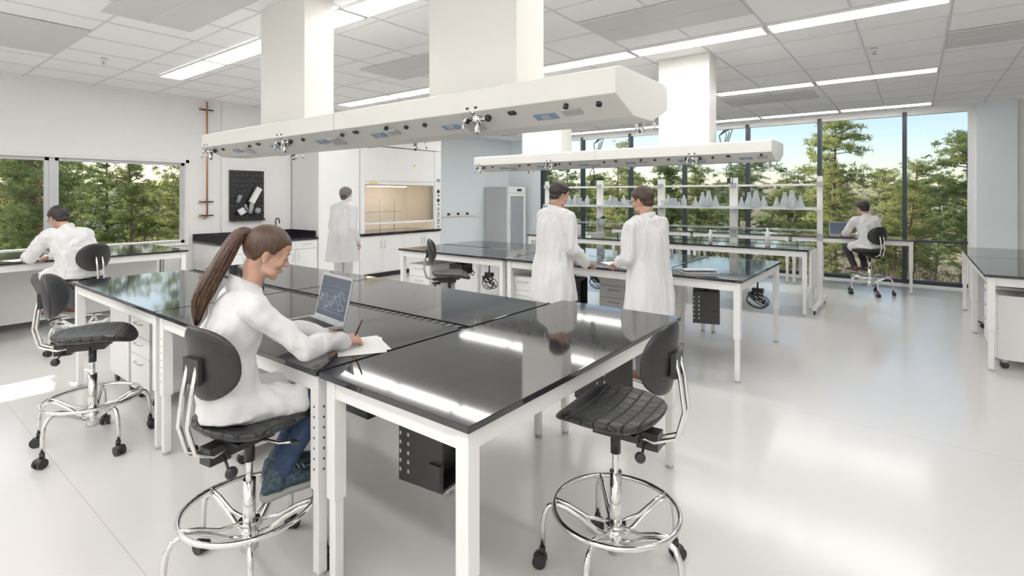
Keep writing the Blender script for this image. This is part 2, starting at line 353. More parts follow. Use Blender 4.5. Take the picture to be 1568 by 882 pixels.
q=b.obj('power_supply_box',(-2.15,1.62,.60)); inst(q,'power_supply_box',(-4.9,5.2,.6))
def cable(name,c,r=.075):
    b=MB(); 
    for s in range(4):
        pts=[]
        for k in range(34):
            t=k*.37; pts.append((math.cos(t+s)*r*(.7+.25*s),math.sin(t*.5+s)*r*.6,-.05-.02*s+math.sin(t)*r*(.6+.12*s)))
        b.tube(pts,.006,'black',6)
    b.tube([(0,0,-.03),(0,.01,.1),(0,0,.2)],.01,'black',6); b.bb(-.05,.06,-.03,.03,-.02,.03,'black')
    b.obj(name,c)
cable('cable_bundle',(-4.1,1.6,.62)); cable('cable_bundle',(-1.35,6.1,.62)); cable('cable_bundle',(-3.3,6.1,.62)); cable('cable_bundle',(-4.4,5.2,.62))

# ------------------------------------------------------------------ stool
def stool(sh,bo=.235,bzo=.25):
    b=MB()
    A,B=.225,.235
    def seatf(x,y,z):
        h=.03*(y/B)**2
        if x<-.1: h+=.035*((-x-.1)/.125)**2
        if x>.08: h-=.04*((x-.08)/.145)**2
        return (x+.02,y,sh-.03+z+h)
    b.pad(A,B,.055,seatf,'rib',48,.8)
    bz=sh+bzo
    def backf(x,y,z):
        w=1.0-.22*(x/.15)**2 if x<0 else 1.0-.1*(x/.15)**2
        return (-bo+z+.06*(y/.17)**2-.10*x,y*w,bz+x)
    b.pad(.15,.172,.04,backf,'pu',40,.8)
    for s in(-1,1):
        for k in range(3): b.ell((-bo+.019-.1*.035*k,s*.045,bz+.035*k),(.006,.005,.012),'black',nu=8,nv=6)
    for s in(-.03,.03): b.tube([(-.05,s,sh-.08),(-.18,s,sh-.10),(-bo-.035,s,sh-.06),(-bo-.065,s,sh+.05),(-bo-.05,s,sh+.17),(-bo-.025,s,bz+.02)],.009,'chrome',8)
    b.box((-bo-.027,0,bz-.02),(.02,.10,.10),'black')
    b.box((-.02,0,sh-.085),(.20,.12,.05),'black'); b.box((-.15,0,sh-.10),(.09,.07,.07),'black'); b.box((0,0,sh-.06),(.26,.24,.012),'black')
    b.tube([(.0,-.05,sh-.09),(.03,-.16,sh-.1),(.05,-.22,sh-.09)],.006,'chrome',6); b.ell((.05,-.23,sh-.09),(.012,.03,.012),'black')
    b.tube([(-.14,.04,sh-.11),(-.16,.12,sh-.12)],.006,'black',6); b.ell((-.16,.14,sh-.12),(.022,.02,.022),'black')
    b.tube([(-.14,-.04,sh-.11),(-.16,-.1,sh-.14)],.006,'black',6); b.ell((-.16,-.12,sh-.15),(.025,.02,.025),'black')
    b.cyl((0,0,.3),(0,0,sh-.08),.014,'chrome',seg=16); b.cyl((0,0,sh-.20),(0,0,sh-.08),.022,'black',seg=16); b.cyl((0,0,.13),(0,0,sh-.2-.08),.026,'chrome',seg=18); b.cyl((0,0,.12),(0,0,.23),.037,'chrome',seg=18)
    b.cyl((0,0,.23),(0,0,.245),.045,'chrome',seg=18)
    R=.265; rz=.305
    b.tube([(R*math.cos(t*math.pi/24),R*math.sin(t*math.pi/24),rz) for t in range(48)],.0115,'chrome',8,closed=True)
    for k in range(5):
        a=2*math.pi*k/5+.35; c,s=math.cos(a),math.sin(a)
        prof=[(.03,.175),(.09,.20),(.15,.243),(.21,.275),(.255,.287),(.29,.275),(.31,.24),(.318,.18),(.32,.085)]
        b.tube([(r*c,r*s,z) for r,z in prof],.0125,'chrome',8)
        prof=[(.03,.235),(.12,.245),(.2,.285),(.265,rz)]
        b.tube([(r*math.cos(a+.0),r*math.sin(a+.0),z+.006) for r,z in prof],.008,'chrome',6)
        p=V((.32*c,.32*s,0)); tng=V((-s,c,0))
        b.cyl(p+V((0,0,.055)),p+V((0,0,.09)),.014,'black')
        o=V((c,s,0))*.012
        for sg in(-1,1): b.cyl(p+o+tng*sg*.006+V((0,0,.03)),p+o+tng*sg*.027+V((0,0,.03)),.03,'black',seg=18)
        b.ell(p+o+V((0,0,.045)),(.03,.03,.02),'black',nu=12,nv=8)
    return b
S0=stool(.745).obj('lab_stool',(-1.02,2.05,0),math.radians(184))
inst(S0,'lab_stool',(-4.34,1.04,0),math.radians(62))
S1=stool(.70,.215,.28).obj('lab_stool',(-2.29,1.095,0),math.radians(99))
inst(S0,'lab_stool',(-7.15,1.63,0),math.radians(197))
inst(S0,'lab_stool',(-4.35,4.42,0),math.radians(40))
inst(S0,'lab_stool',(-.60,10.62,0),math.radians(130))

# ------------------------------------------------------------------ service canopies
def canopy(x0,x1,yc,cols,name):
    e=empty(name,((x0+x1)/2,yc,0)); ox=(x0+x1)/2; b=MB(); hw=.30; zb,zm,zt=2.02,2.10,2.215
    prof=[(-hw,zt),(-hw,zm),(-hw+.19,zb),(hw-.19,zb),(hw,zm),(hw,zt),(hw-.05,zt+.015),(-hw+.05,zt+.015)]
    b.prismx(prof,x0-ox,x1-ox,'canopy'); b.obj('canopy_body',parent=e,bevel=.004)
    b=MB(); mid=(x0+x1)/2-ox
    b.bb(mid-.003,mid+.003,-hw-.001,-hw+.01,zm,zt,'grey')
    for sgn in(-1,1):
        R=Matrix.Rotation(math.atan2(-.08,.19)*(1 if sgn<0 else -1),3,'X')
        nrm=V((0,sgn*.388,-.922))
        x=x0-ox+.15; k=0
        while x<x1-ox-.1:
            def at(t): return V((x,sgn*(hw-.19*t),zm-.08*t))+nrm*.002
            kk=k%8
            if kk in(0,1,4): 
                p=at(.3); b.cyl(p-nrm*.004,p+nrm*.014,.014,'black',seg=12); 
            if kk in(2,6): b.box(at(.6),(.13,.05,.008),'blue',R); b.box(at(.6)+nrm*.004,(.05,.03,.006),'grey',R)
            if kk in(3,): b.box(at(.65),(.12,.09,.02),'grey',R)
            if kk in(5,): 
                p=at(.25); b.box(p,(.04,.024,.02),'black',R)
            if kk in(7,): b.box(at(.5),(.10,.05,.02),'grey',R); b.cyl(at(.2),at(.2)+nrm*.02,.012,'black')
            x+=.165; k+=1
    b.obj('outlet_plates',parent=e)
    b=MB()
    for f,sgn in((.02,-1),(.33,-1),(.80,-1),(.15,1),(.55,1),(.97,1)):
        x=x0-ox+f*(x1-x0); y=sgn*(hw-.05); z=zm-.015
        b.cyl((x,y,z+.01),(x,y+sgn*.01,z-.04),.026,'chrome',seg=12); b.cyl((x-.06,y,z-.02),(x+.06,y,z-.02),.014,'chrome')
        for s in(-1,1):
            b.ell((x+s*.075,y,z-.02),(.018,.02,.02),'black',nu=10,nv=8)
            b.tube([(x+s*.04,y,z-.02),(x+s*.045,y+sgn*.04,z-.01),(x+s*.05,y+sgn*.055,z-.04)],.008,'chrome',6); b.cyl((x+s*.05,y+sgn*.055,z-.04),(x+s*.055,y+sgn*.06,z-.085),.006,'chrome')
            b.cyl((x+s*.03,y+sgn*.02,z+.03),(x+s*.03,y+sgn*.05,z+.04),.013,'black')
        b.cyl((x,y,z-.04),(x,y+sgn*.005,z-.10),.016,'chrome'); b.ell((x,y+sgn*.03,z+.02),(.022,.022,.022),'chrome',nu=10,nv=8)
    b.obj('gas_nozzles',parent=e)
    b=MB()
    for (a,c) in cols:
        b.bb(a-ox,c-ox,-.13,.13,zt,ZC-.001,'canopy'); b.bb(a-ox-.008,c-ox+.008,-.138,.138,zt+.014,zt+.03,'canopy')
    b.obj('service_column',parent=e,bevel=.003)
    return e
canopy(-5.25,-1.03,2.37,((-2.38,-1.70),(-4.48,-3.79)),'service_canopy')
canopy(-5.2,-1.15,6.1,((-2.41,-1.82),(-4.43,-3.77)),'service_canopy')
b=MB()
for k in range(3):
    b.tube([(0.02*k,0,0),(.03+.03*k,0,.10+.03*k),(.0+.02*k,.01,.16),(-.05,0,.1),(-.03,0,-.01)],.006,'black',6)
cb=b.obj('power_cord',(-1.70,6.1,2.232)); inst(cb,'power_cord',(-3.3,6.1,2.232))
b=MB()
b.tube([(0,0,0),(.01,0,-.1),(-.02,.0,-.2),(.015,0,-.24),(.02,0,-.12)],.005,'black',6); b.tube([(0.0,0,0),(-.05,0,-.06),(-.04,0,-.14)],.005,'black',6); b.box((-.02,0,-.2),(.03,.03,.06),'black')
cb=b.obj('hanging_power_plug',(-3.3,6.0,2.018)); inst(cb,'hanging_power_plug',(-1.6,6.0,2.018))

# ------------------------------------------------------------------ left wall: casework, hood, fridge, board, pipe
CY=3.58
b=MB(); b.bb(-9.43,-8.56,CY+.02,5.305,.1,.875,'cab'); b.bb(-9.43,-8.62,CY+.04,5.30,0,.1,'black'); b.bb(-9.43,-8.52,CY,5.31,.875,.91,'top'); b.bb(-9.43,-9.40,CY,5.31,.91,1.02,'top'); b.bb(-9.40,-8.6,5.29,5.31,.91,1.02,'top')
y=CY+.03; st=(5.30-y)/4
for i in range(4):
    b.bb(-8.56,-8.54,y+.004,y+st-.004,.72,.86,'cab'); b.bb(-8.56,-8.54,y+.004,y+st-.004,.12,.71,'cab')
    b.tube([(-8.54,y+.14,.80),(-8.515,y+.14,.80),(-8.515,y+.28,.80),(-8.54,y+.28,.80)],.005,'grey',6); hy=y+(st-.05 if i%2==0 else .05); b.tube([(-8.54,hy,.52),(-8.515,hy,.52),(-8.515,hy,.66),(-8.54,hy,.66)],.005,'grey',6); y+=st
b.obj('base_cabinet')
b=MB(); b.cyl((0,0,0),(0,0,.03),.025,'black'); b.tube([(0,0,.03),(0,0,.28),(.03,0,.33),(.1,0,.33),(.13,0,.29),(.13,0,.24)],.011,'black'); b.tube([(0,-.08,0),(0,-.08,.07)],.01,'black'); b.tube([(0,.08,0),(0,.08,.07)],.01,'black'); b.ell((.0,-.08,.08),(.03,.01,.01),'black'); b.ell((0,.08,.08),(.03,.01,.01),'black')
b.obj('lab_faucet',(-9.25,4.9,.911))
b=MB(); 
for k,(y,h) in enumerate(((0,.18),(.09,.14),(.2,.2),(.33,.12))): b.lathe([(.001,0),(.03,0),(.03,h*.7),(.012,h*.8),(.012,h),(.001,h)],(0,y,0),'black' if k%2 else 'white',12)
b.obj('soap_bottles',(-9.2,4.35,.911))
b=MB(); b.bb(0,.03,-.3,.3,0,.86,'black'); b.bb(0,.08,-.3,.3,-.03,.0,'black')
for i in range(7):
    for j in range(9):
        y=-.26+.087*i+(.04 if j%2 else 0)
        if y<.29: b.cyl((.03,y,.06+.09*j),(.11,y,.10+.09*j),.006,'black',seg=6); b.cyl((.03,y,.06+.09*j),(.033,y,.06+.09*j),.009,'grey',seg=8)
R=Matrix.Rotation(.5,3,'X')
b.box((.12,.10,.42),(.06,.09,.30),'white',Matrix.Rotation(-.5,3,'X'));b.box((.12,-.14,.14),(.06,.10,.10),'white',R); b.cyl((.1,.15,.13),(.16,.13,.16),.045,'gware'); b.cyl((.1,.02,.10),(.12,.04,.28),.035,'grey'); b.cyl((.1,-.02,.12),(.12,-.08,.26),.02,'gware'); b.cyl((.1,-.2,.30),(.13,-.16,.42),.03,'gware')
b.obj('drying_rack_board',(-9.435,4.46,1.24))
b=MB(); b.cyl((0,0,1.30),(0,0,3.24),.014,'copper'); b.cyl((.0,0,1.30),(.0,-.06,1.27),.012,'copper')
for z in(3.1,1.55,1.32): b.box((-.02,0,z),(.04,.06,.02),'black'); b.cyl((.0,-.10,z),(.0,.10,z),.012,'black'); b.cyl((0,-.1,z),(0,-.12,z),.025,'copper')
b.obj('copper_pipe',(-9.445,3.81,0))
# fume hood
e=empty('fume_hood',(-9.0,7.285,0)); HX0,HX1,HY=-.47,.50,1.08
b=MB()
b.bb(HX0,HX1-.05,-HY,HY,.1,.86,'cab'); b.bb(HX0,HX1-.1,-HY,HY,0,.1,'black')
for k in range(4):
    y=-HY+.54*k+.004; b.bb(HX1-.05,HX1-.03,y,y+.532,.12,.85,'cab'); yy=y+(.49 if k%2==0 else .045); b.tube([(HX1-.03,yy,.6),(HX1-.005,yy,.6),(HX1-.005,yy,.74),(HX1-.03,yy,.74)],.006,'grey',6)
b.obj('base',parent=e)
b=MB(); b.bb(HX0,HX1,-HY,HY,.86,.91,'top')
b.obj('worktop',parent=e)
b=MB(); b.bb(HX0,HX1,-HY,-HY+.09,.911,2.64,'cab'); b.bb(HX0,HX1,HY-.20,HY,.911,2.64,'cab'); b.bb(HX0+.05,HX1-.03,-HY+.09,HY-.20,1.88,2.64,'cab'); b.bb(HX1-.03,HX1-.01,-HY+.095,HY-.205,1.95,2.62,'white'); b.bb(HX1-.03,HX1-.005,-HY+.095,HY-.205,1.88,1.94,'cab')
b.bb(HX0,HX0+.02,-HY+.09,HY-.20,.911,1.88,'cab')
b.obj('shell',parent=e)
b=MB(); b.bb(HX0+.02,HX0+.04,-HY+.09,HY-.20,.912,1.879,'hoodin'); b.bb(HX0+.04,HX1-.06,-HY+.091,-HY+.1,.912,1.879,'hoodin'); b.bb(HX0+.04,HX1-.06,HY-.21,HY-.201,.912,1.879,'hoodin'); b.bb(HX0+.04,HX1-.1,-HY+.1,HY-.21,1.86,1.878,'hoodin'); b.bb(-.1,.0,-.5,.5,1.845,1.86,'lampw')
for y in(-.5,0,.4): b.cyl((-.3,y,.911),(-.3,y,1.6),.006,'grey')
b.cyl((-.3,-.6,1.3),(-.3,.6,1.3),.006,'grey')
b.obj('liner',parent=e)
b=MB(); b.bb(HX1-.05,HX1-.044,-HY+.1,HY-.21,1.12,1.87,'glass'); b.bb(HX1-.06,HX1-.02,-HY+.1,HY-.21,1.08,1.12,'white'); b.bb(HX1-.06,HX1-.035,-HY+.09,-HY+.12,1.1,1.87,'grey')
b.obj('sash',parent=e)
b=MB()
for z in(1.75,1.55,1.35,1.2,1.05): b.box((HX1+.005,HY-.09,z),(.01,.07,.07),'black' if z>1.5 else 'grey'); b.cyl((HX1,HY-.09,z-.09),(HX1+.03,HY-.09,z-.09),.014,'black')
b.box((HX1-.0,-HY+.3,1.91),(.01,.2,.03),'yellow'); b.box((HX1+.005,HY-.09,2.0),(.012,.1,.06),'blue'); b.box((HX1-.008,.3,2.3),(.006,.06,.04),'yellow')
b.obj('controls',parent=e)
# refrigerator
b=MB(); b.bb(-.42,.36,-.38,.38,.1,1.90,'grey'); b.bb(.36,.42,-.38,.38,.12,.2,'cab'); 
b.bb(.36,.43,-.38,-.31,.2,1.72,'cab'); b.bb(.36,.43,.31,.38,.2,1.72,'cab'); b.bb(.36,.43,-.31,.31,1.64,1.72,'cab'); b.bb(.36,.43,-.31,.31,.2,.3,'cab'); b.bb(.36,.42,-.38,.38,1.73,1.90,'cab'); b.box((.425,.1,1.81),(.01,.2,.06),'black')
b.bb(.395,.40,-.31,.31,.3,1.64,'gware')
for z in(.6,.95,1.3): b.bb(.361,.39,-.31,.31,z,z+.02,'white'); b.bb(.362,.38,-.28,.2,z+.02,z+.14,'blue')
b.tube([(.43,-.34,.9),(.47,-.34,.9),(.47,-.34,1.3),(.43,-.34,1.3)],.01,'grey')
for sx in(-.35,.3):
    for sy_ in(-.3,.3): b.cyl((sx,sy_,0),(sx,sy_,.1),.03,'black')
b.obj('lab_refrigerator',(-9.04,11.38,0),bevel=.006)
b=MB(); b.bb(0,.05,0,2.0,1.12,1.24,'cab')
for k in range(5): b.bb(.05,.055,.2+.35*k,.3+.35*k,1.15,1.21,'black')
b.obj('wall_raceway',(-9.479,8.6,0))
b=MB(); b.bb(0,.6,-.0,.02,0,.16,'cab'); b.bb(.05,.12,-.006,0,.04,.12,'white'); b.obj('wall_switch_plate',(1.42,12.078,1.1))

# ------------------------------------------------------------------ island 3 shelving + glassware
e=empty('shelving_rack',(-3.5,8.8,0)); b=MB()
PX=[-1.10,-2.30,-3.5,-4.7,-5.9]
for i,x in enumerate(PX):
    w=.035 if i in(0,4) else .06
    z0=0.03 if i in(0,4) else .3
    b.bb(x+3.5-w,x+3.5+w,-.03,.03,z0,1.94,'white'); 
    for s in(-1,1):
        b.box((x+3.5,s*.09,1.43),(.02,.12,.03),'white'); b.box((x+3.5,s*.04,1.83),(.09,.03,.07),'grey'); b.box((x+3.5,s*.04,1.05),(.07,.03,.1),'grey')
for x in(PX[0],PX[-1]): b.bb(x+3.47,x+3.53,-.55,.58,.06,.11,'white'); 
for x in(PX[0],PX[-1]):
    for y in(-.5,.52): b.cyl((x+3.49,y,.03),(x+3.51,y,.03),.03,'black')
b.bb(-2.4,2.4,-.02,.02,1.80,1.83,'white'); b.obj('posts',parent=e,bevel=.003)
b=MB(); b.bb(-2.38,2.38,-.17,-.02,1.445,1.465,'white'); b.bb(-2.38,2.38,.02,.17,1.445,1.465,'white'); b.bb(-2.38,2.38,-.172,-.165,1.465,1.49,'gware'); b.bb(-2.38,2.38,-.16,.16,1.135,1.15,'gware')
b.obj('shelves',parent=e)
b=MB(); b.bb(2.352,2.376,-.62,.62,.36,.88,'cab'); b.obj('end_panel',parent=e)
def flask(b,p,s=1.,m='gware'): b.lathe([(.001,0),(.055*s,0),(.058*s,.008*s),(.02*s,.12*s),(.018*s,.16*s),(.023*s,.165*s),(.001,.166*s)],p,m,16)
def beaker(b,p,s=1.,m='gware'): b.lathe([(.001,0),(.04*s,0),(.04*s,.1*s),(.043*s,.105*s),(.001,.106*s)],p,m,14)
def bottle(b,p,s=1.,m='gware'): b.lathe([(.001,0),(.035*s,0),(.035*s,.10*s),(.014*s,.13*s),(.014*s,.16*s),(.001,.16*s)],p,m,14)
for cx,kind in((-1.50,0),(-2.00,0),(-2.72,0),(-3.25,1),(-3.9,1),(-4.35,1),(-5.1,1),(-5.5,1)):
    b=MB(); 
    for k in range(4 if kind==0 else 5):
        if kind==0: flask(b,((k-1.5)*.105,(k%2)*.03,.001),(1.0,1.45,1.65,1.15)[k])
        elif k%3==1: bottle(b,((k-2)*.09,0,.001),1.2)
        else: beaker(b,((k-2)*.09,0,.001),(1.,1.,1.4,.8,1.2)[k])
    b.obj('glass_flasks' if kind==0 else 'glass_beakers',(cx,8.70,1.467))
b=MB(); b.lathe([(.001,0),(.035,0),(.035,.2),(.015,.24),(.015,.27),(.001,.27)],(0,0,0),'white',14); wb=b.obj('wash_bottle',(-1.7,8.3,.911)); inst(wb,'wash_bottle',(-2.5,8.25,.911),0,(.9,.9,.8)); inst(wb,'wash_bottle',(-3.3,8.3,.911),0,(1.2,1.2,.6))
b=MB(); b.box((0,0,.04),(.2,.16,.08),'grey'); b.cyl((0,0,.08),(0,0,.4),.012,'grey'); b.ell((.06,0,.28),(.07,.07,.07),'gware'); b.cyl((0,0,.3),(.12,0,.36),.03,'black'); b.obj('rotary_evaporator',(-4.5,8.35,.911))
b=MB(); b.box((0,0,.1),(.3,.25,.2),'cab'); b.box((0,-.13,.12),(.2,.01,.1),'black'); b.ell((0,0,.2),(.13,.11,.06),'grey'); b.obj('bench_centrifuge',(-5.1,8.4,.911),bevel=.01)

# ------------------------------------------------------------------ laptops + papers
def laptop(w=.36,d=.25,tilt=-.25,chart=True):
    b=MB(); b.box((0,0,.009),(w,d,.016),'silver'); b.box((0,.03,.0175),(w*.86,d*.45,.002),'black'); b.box((0,-.075,.0175),(.11,.07,.0015),'grey')
    R=Matrix.Rotation(tilt,3,'X'); o=V((0,d/2,.018))
    b.box(o+R@V((0,.004,d/2)),(w,.008,d),'silver',R); b.box(o+R@V((0,-.0005,d/2)),(w*.93,.002,d*.88),'screen',R)
    if chart:
        def P(x,z): return o+R@V((x*w*.45,-.002,d*(.5+z*.4)))
        b.tube([P(-.9,.0),P(-.9,-.8)],.0005,'line',4); b.tube([P(-.9,-.8),P(.9,-.8)],.0005,'line',4)
        for j in range(5): b.tube([P(-.9,-.6+.3*j),P(.9,-.6+.3*j)],.0003,'line',4)
        for s in range(3):
            b.tube([P(-.9+1.8*k/20,-.3+.35*math.sin(k*.5+s*1.1)+.02*k*(1-s*.5)+.1*math.sin(k*1.7+s)) for k in range(21)],.0008,'line',4)
    return b
laptop(.38,.26,-.22).obj('laptop',(-2.72,1.62,TH+.001),-.14,bevel=.002)
laptop(.32,.22,1.5,False).obj('laptop',(-1.65,5.08,TH+.001),math.radians(35))
laptop(.34,.24,-.15,False).obj('laptop',(-1.05,11.3,TH+.001),math.radians(30),bevel=.002)
def paper(loc,r,w=.22,h=.28,name='paper_sheet'):
    b=MB(); b.box((0,0,0),(w,h,.001),'paper'); b.obj(name,loc,r)
paper((-2.15,1.57,TH+.0025),1.0); paper((-2.17,1.59,TH+.001),1.15)
paper((-2.35,5.05,TH+.002),1.2); paper((-2.6,5.2,TH+.001),.9); paper((-8.15,1.3,TH+.002),.4)

# ------------------------------------------------------------------ people
clouds=bpy.data.textures.new('fold_clouds','CLOUDS'); clouds.noise_scale=.10; clouds.noise_depth=1
def finish(b,name,e,vox,sm=3,disp=0.,fold=None):
    o=b.obj(name,parent=e)
    r=o.modifiers.new('remesh','REMESH'); r.mode='VOXEL'; r.voxel_size=vox; r.use_smooth_shade=True
    s=o.modifiers.new('smooth','SMOOTH'); s.factor=.5; s.iterations=sm
    if disp:
        d=o.modifiers.new('folds','DISPLACE'); d.texture=clouds; d.strength=disp; d.mid_level=.5; d.texture_coords='LOCAL'
        if fold: d.texture_coords='OBJECT'; d.texture_coords_object=fold
    return o
def hand(b,w,D,N,side,curl,m,k=1.):
    D=V(D).normalized(); N=V(N); N=(N-D*N.dot(D)).normalized(); S=D.cross(N)*side; w=V(w)
    lens=(.070,.078,.072,.056)
    for i,L in enumerate(lens):
        off=(.0315-.021*i)*k; root=w+D*(.088-.006*abs(i-1))*k+S*off
        b.limb([w+D*.01+S*off*.55,root],[.016*k,.0125*k],m,10)
        d=D.copy(); p=root; c=curl[i] if hasattr(curl,'__len__') else curl; pts=[p]; 
        for j,f in enumerate((.45,.32,.23)):
            d=(d*math.cos(c)+N*math.sin(c)); d.normalize()
            Nn=(N-d*N.dot(d)).normalized(); p=p+d*L*f*k; pts.append(p)
            if j<2: d=(d*math.cos(c*.6)+Nn*math.sin(c*.6)).normalized()
        b.limb(pts,[.0098*k,.0088*k,.008*k,.0068*k],m,10)
    t0=w+D*.022*k+S*.022*k; t1=t0+(D*.6+S*.75+N*.35).normalized()*.042*k; t2=t1+(D*.95+S*.2+N*.3).normalized()*.03*k; t3=t2+(D*1.+S*-.1+N*.25).normalized()*.024*k
    b.limb([t0,t1,t2,t3],[.015*k,.0115*k,.0105*k,.008*k],m,10)
def ellring(c,ax,side,a,bb,n=28,ex=.85):
    ax=V(ax).normalized(); side=V(side).normalized(); fwd=side.cross(ax).normalized(); r=[]
    for i in range(n):
        t=2*math.pi*i/n; cc=math.cos(t); ss=math.sin(t)
        r.append(V(c)+fwd*a*math.copysign(abs(cc)**ex,cc)+side*bb*math.copysign(abs(ss)**ex,ss))
    return r
def person(name,loc,rot,J,o):
    e=empty(name,loc,rot); fem=o.get('fem',False); vox=o.get('vox',.014)
    skin,coat,hair,tr,shoe=o['skin'],o['coat'],o['hair'],o['tr'],o['shoe']
    pel,neck,hd=V(J['pel']),V(J['neck']),V(J['head']); ax=(neck-pel)
    if not fem: hd=hd+V((0,0,-.012))
    bow=V((-.045,0,.0)) if o.get('seated') else V((-.01,0,0))
    def sp(t): return pel+ax*t+bow*(math.sin(max(0,min(1,t))*math.pi))
    tw=(V(J['sh'][1])-V(J['sh'][0])).normalized()
    W=o.get('w',1.)
    b=MB(); rings=[]
    for t,a,bb in((-.12,.125,.165),(.02,.135,.182),(.18,.128,.175),(.4,.122,.165),(.6,.125,.172),(.75,.122,.176),(.86,.10,.168),(.94,.078,.13),(1.03,.058,.072)):
        d=(sp(t+.05)-sp(t-.05)); y=V((0,1,0)).lerp(tw,max(0,min(1,t))); y=(y-d.normalized()*y.dot(d.normalized()))
        rings.append(ellring(sp(t),d,y,a*W,bb*W))
    b.loft(rings,coat)
    for s in(0,1):
        S,E,Wr=V(J['sh'][s]),V(J['el'][s]),V(J['wr'][s])
        b.limb([sp(.84),S.lerp(sp(.86),.35),S,S.lerp(E,.5),E,E.lerp(Wr,.5),Wr.lerp(E,.08)],[.075*W,.078*W,.069*W,.060*W,.054*W,.050*W,.047*W],coat)
    if o.get('seated'):
        for s in(0,1):
            H,K=V(J['hip'][s]),V(J['kn'][s]); b.limb([H,H.lerp(K,.35),H.lerp(K,.68)],[.095*W,.088*W,.080*W],coat)
        z=o['seat']
        b.loft([ellring((pel.x,0,pel.z+.02),(0,0,1),(0,1,0),.125*W,.17*W),ellring((pel.x+.01,0,z+.07),(0,0,1),(0,1,0),.145*W,.185*W),ellring((pel.x+.015,0,z+.025),(0,0,1),(0,1,0),.155*W,.195*W)][::-1],coat)
    else:
        hem=o.get('hem',.62)
        b.loft([ellring((pel.x,0,z),(0,0,1),(0,1,0),a*W,c*W) for z,a,c in((hem,.175,.225),(hem+.15,.165,.215),(pel.z-.05,.15,.20),(pel.z+.1,.13,.18))],coat)
    fg=None
    if not o.get('seated'):
        fg=bpy.data.objects.new('fold_guide',None); scn.collection.objects.link(fg); fg.parent=e; fg.scale=(.8,.8,3.6); fg.empty_display_size=.1
    finish(b,'lab_coat',e,vox,2,o.get('disp',.035),fg)
    b=MB(); d=(hd-neck).normalized()
    c0=neck-ax.normalized()*.02
    rr=[ellring(c0+V((-.008,0,-.018)),d,tw,.090,.102,24,1),ellring(c0+V((-.012,0,.022)),d,tw,.074,.08,24,1),ellring(c0+V((-.014,0,.056)),d,tw,.066,.068,24,1),ellring(c0+V((-.012,0,.048)),d,tw,.060,.061,24,1),ellring(c0+V((-.01,0,.0)),d,tw,.058,.058,24,1)]
    b.loft(rr,coat); b.obj('collar',parent=e)
    b=MB()
    b.limb([V(J['hip'][0]),V(J['hip'][1])],[.085*W,.085*W],tr)
    for s in(0,1):
        H,K,A=V(J['hip'][s]),V(J['kn'][s]),V(J['an'][s]); b.limb([H,H.lerp(K,.5),K,K.lerp(A,.4),A],[.080*W,.072*W,.062*W,.056*W,.046*W],tr)
    finish(b,'trousers',e,vox,2,.012)
    b=MB()
    for s in(0,1):
        A,T=V(J['an'][s]),V(J['toe'][s]); dr=(T-A); dr.z=0; dr=dr.normalized(); sd=V((-dr.y,dr.x,0)); up=V((0,0,1)); 
        tl=(T.z-(A.z-.075)); h=A-dr*.06+up*-.075
        def pt(t): return h+dr*t*.27+up*(tl*t)
        rg=[]
        for t,w,hh in((-.02,.018,.02),(.03,.031,.045),(.15,.036,.052),(.35,.036,.05),(.6,.042,.034),(.8,.043,.026),(.94,.034,.02),(1.02,.014,.010)):
            c=pt(t)+up*hh; rg.append([c+sd*math.cos(2*math.pi*q/16)*w+up*math.sin(2*math.pi*q/16)*hh for q in range(16)])
        b.loft(rg,shoe); b.limb([A+up*.01,A-up*.035],[.042,.040],shoe)
        rg=[]
        for t,w in((-.04,.02),(.03,.037),(.2,.038),(.4,.036),(.65,.047),(.85,.044),(.97,.034),(1.05,.014)):
            c=pt(t); rg.append([c+sd*w+up*.012,c+sd*w-up*.012,c-sd*w-up*.012,c-sd*w+up*.012])
        b.loft(rg,'sole')
        if fem:
            for t in(.38,.46,.54,.62): c=pt(t)+up*(.098-.075*(t-.3)); b.tube([c-sd*.02,c+up*.004,c+sd*.02],.0025,'grey',5)
    b.obj('shoes',parent=e)
    for s in(0,1):
        b=MB(); E,Wr=V(J['el'][s]),V(J['wr'][s]); D=V(J['hd'][s]) if 'hd' in J else (Wr-E)
        hand(b,Wr,D,J['hn'][s],1 if s==0 else -1,J.get('curl',(.3,.3))[s],skin,.92 if fem else 1.)
        b.limb([Wr.lerp(E,.2),Wr+D.normalized()*.015],[.031,.025] if not fem else [.027,.022],skin)
        nm='hand_right' if s==0 else 'hand_left'
        if vox<.012: finish(b,nm,e,.0036,2)
        else: b.obj(nm,parent=e)
    R=Matrix.Rotation(J.get('yaw',0),3,'Z')@Matrix.Rotation(J.get('pitch',0),3,'Y')@Matrix.Rotation(J.get('roll',0),3,'X')
    f=.96 if fem else 1.03
    def h(x,y,z): return hd+R@V((x,y,z))*f
    def hr(*r): return tuple(q*f for q in r)
    b=MB(); E=lambda c,r,RR=None:b.ell(h(*c),hr(*r),skin,R if RR is None else R@RR,20,14)
    E((-.012,0,.030),(.096,.074,.086)); E((.030,0,-.018),(.056,.060,.074)); E((.026,0,-.064),(.054,.049,.042)); E((.066,0,-.090),(.021,.023,.018)); E((.045,0,.048),(.045,.056,.045))
    b.limb([h(.080,0,.020),h(.090,0,-.002),h(.103,0,-.022)],hr(.0085,.009,.0105),skin,10)
    for s in(-1,1):
        E((.093,s*.010,-.027),(.011,.008,.008)); E((.071,s*.028,.026),(.016,.026,.009)); E((.055,s*.040,-.022),(.026,.021,.024)); E((.040,s*.040,-.070),(.03,.014,.022))
        E((-.008,s*.074,-.008),(.018,.008,.029),Matrix.Rotation(-.2*s,3,'X')@Matrix.Rotation(s*-.35,3,'Z'))
        E((-.006,s*.073,-.032),(.010,.007,.011))
        E((.0715,s*.031,.006),(.014,.0165,.0115))
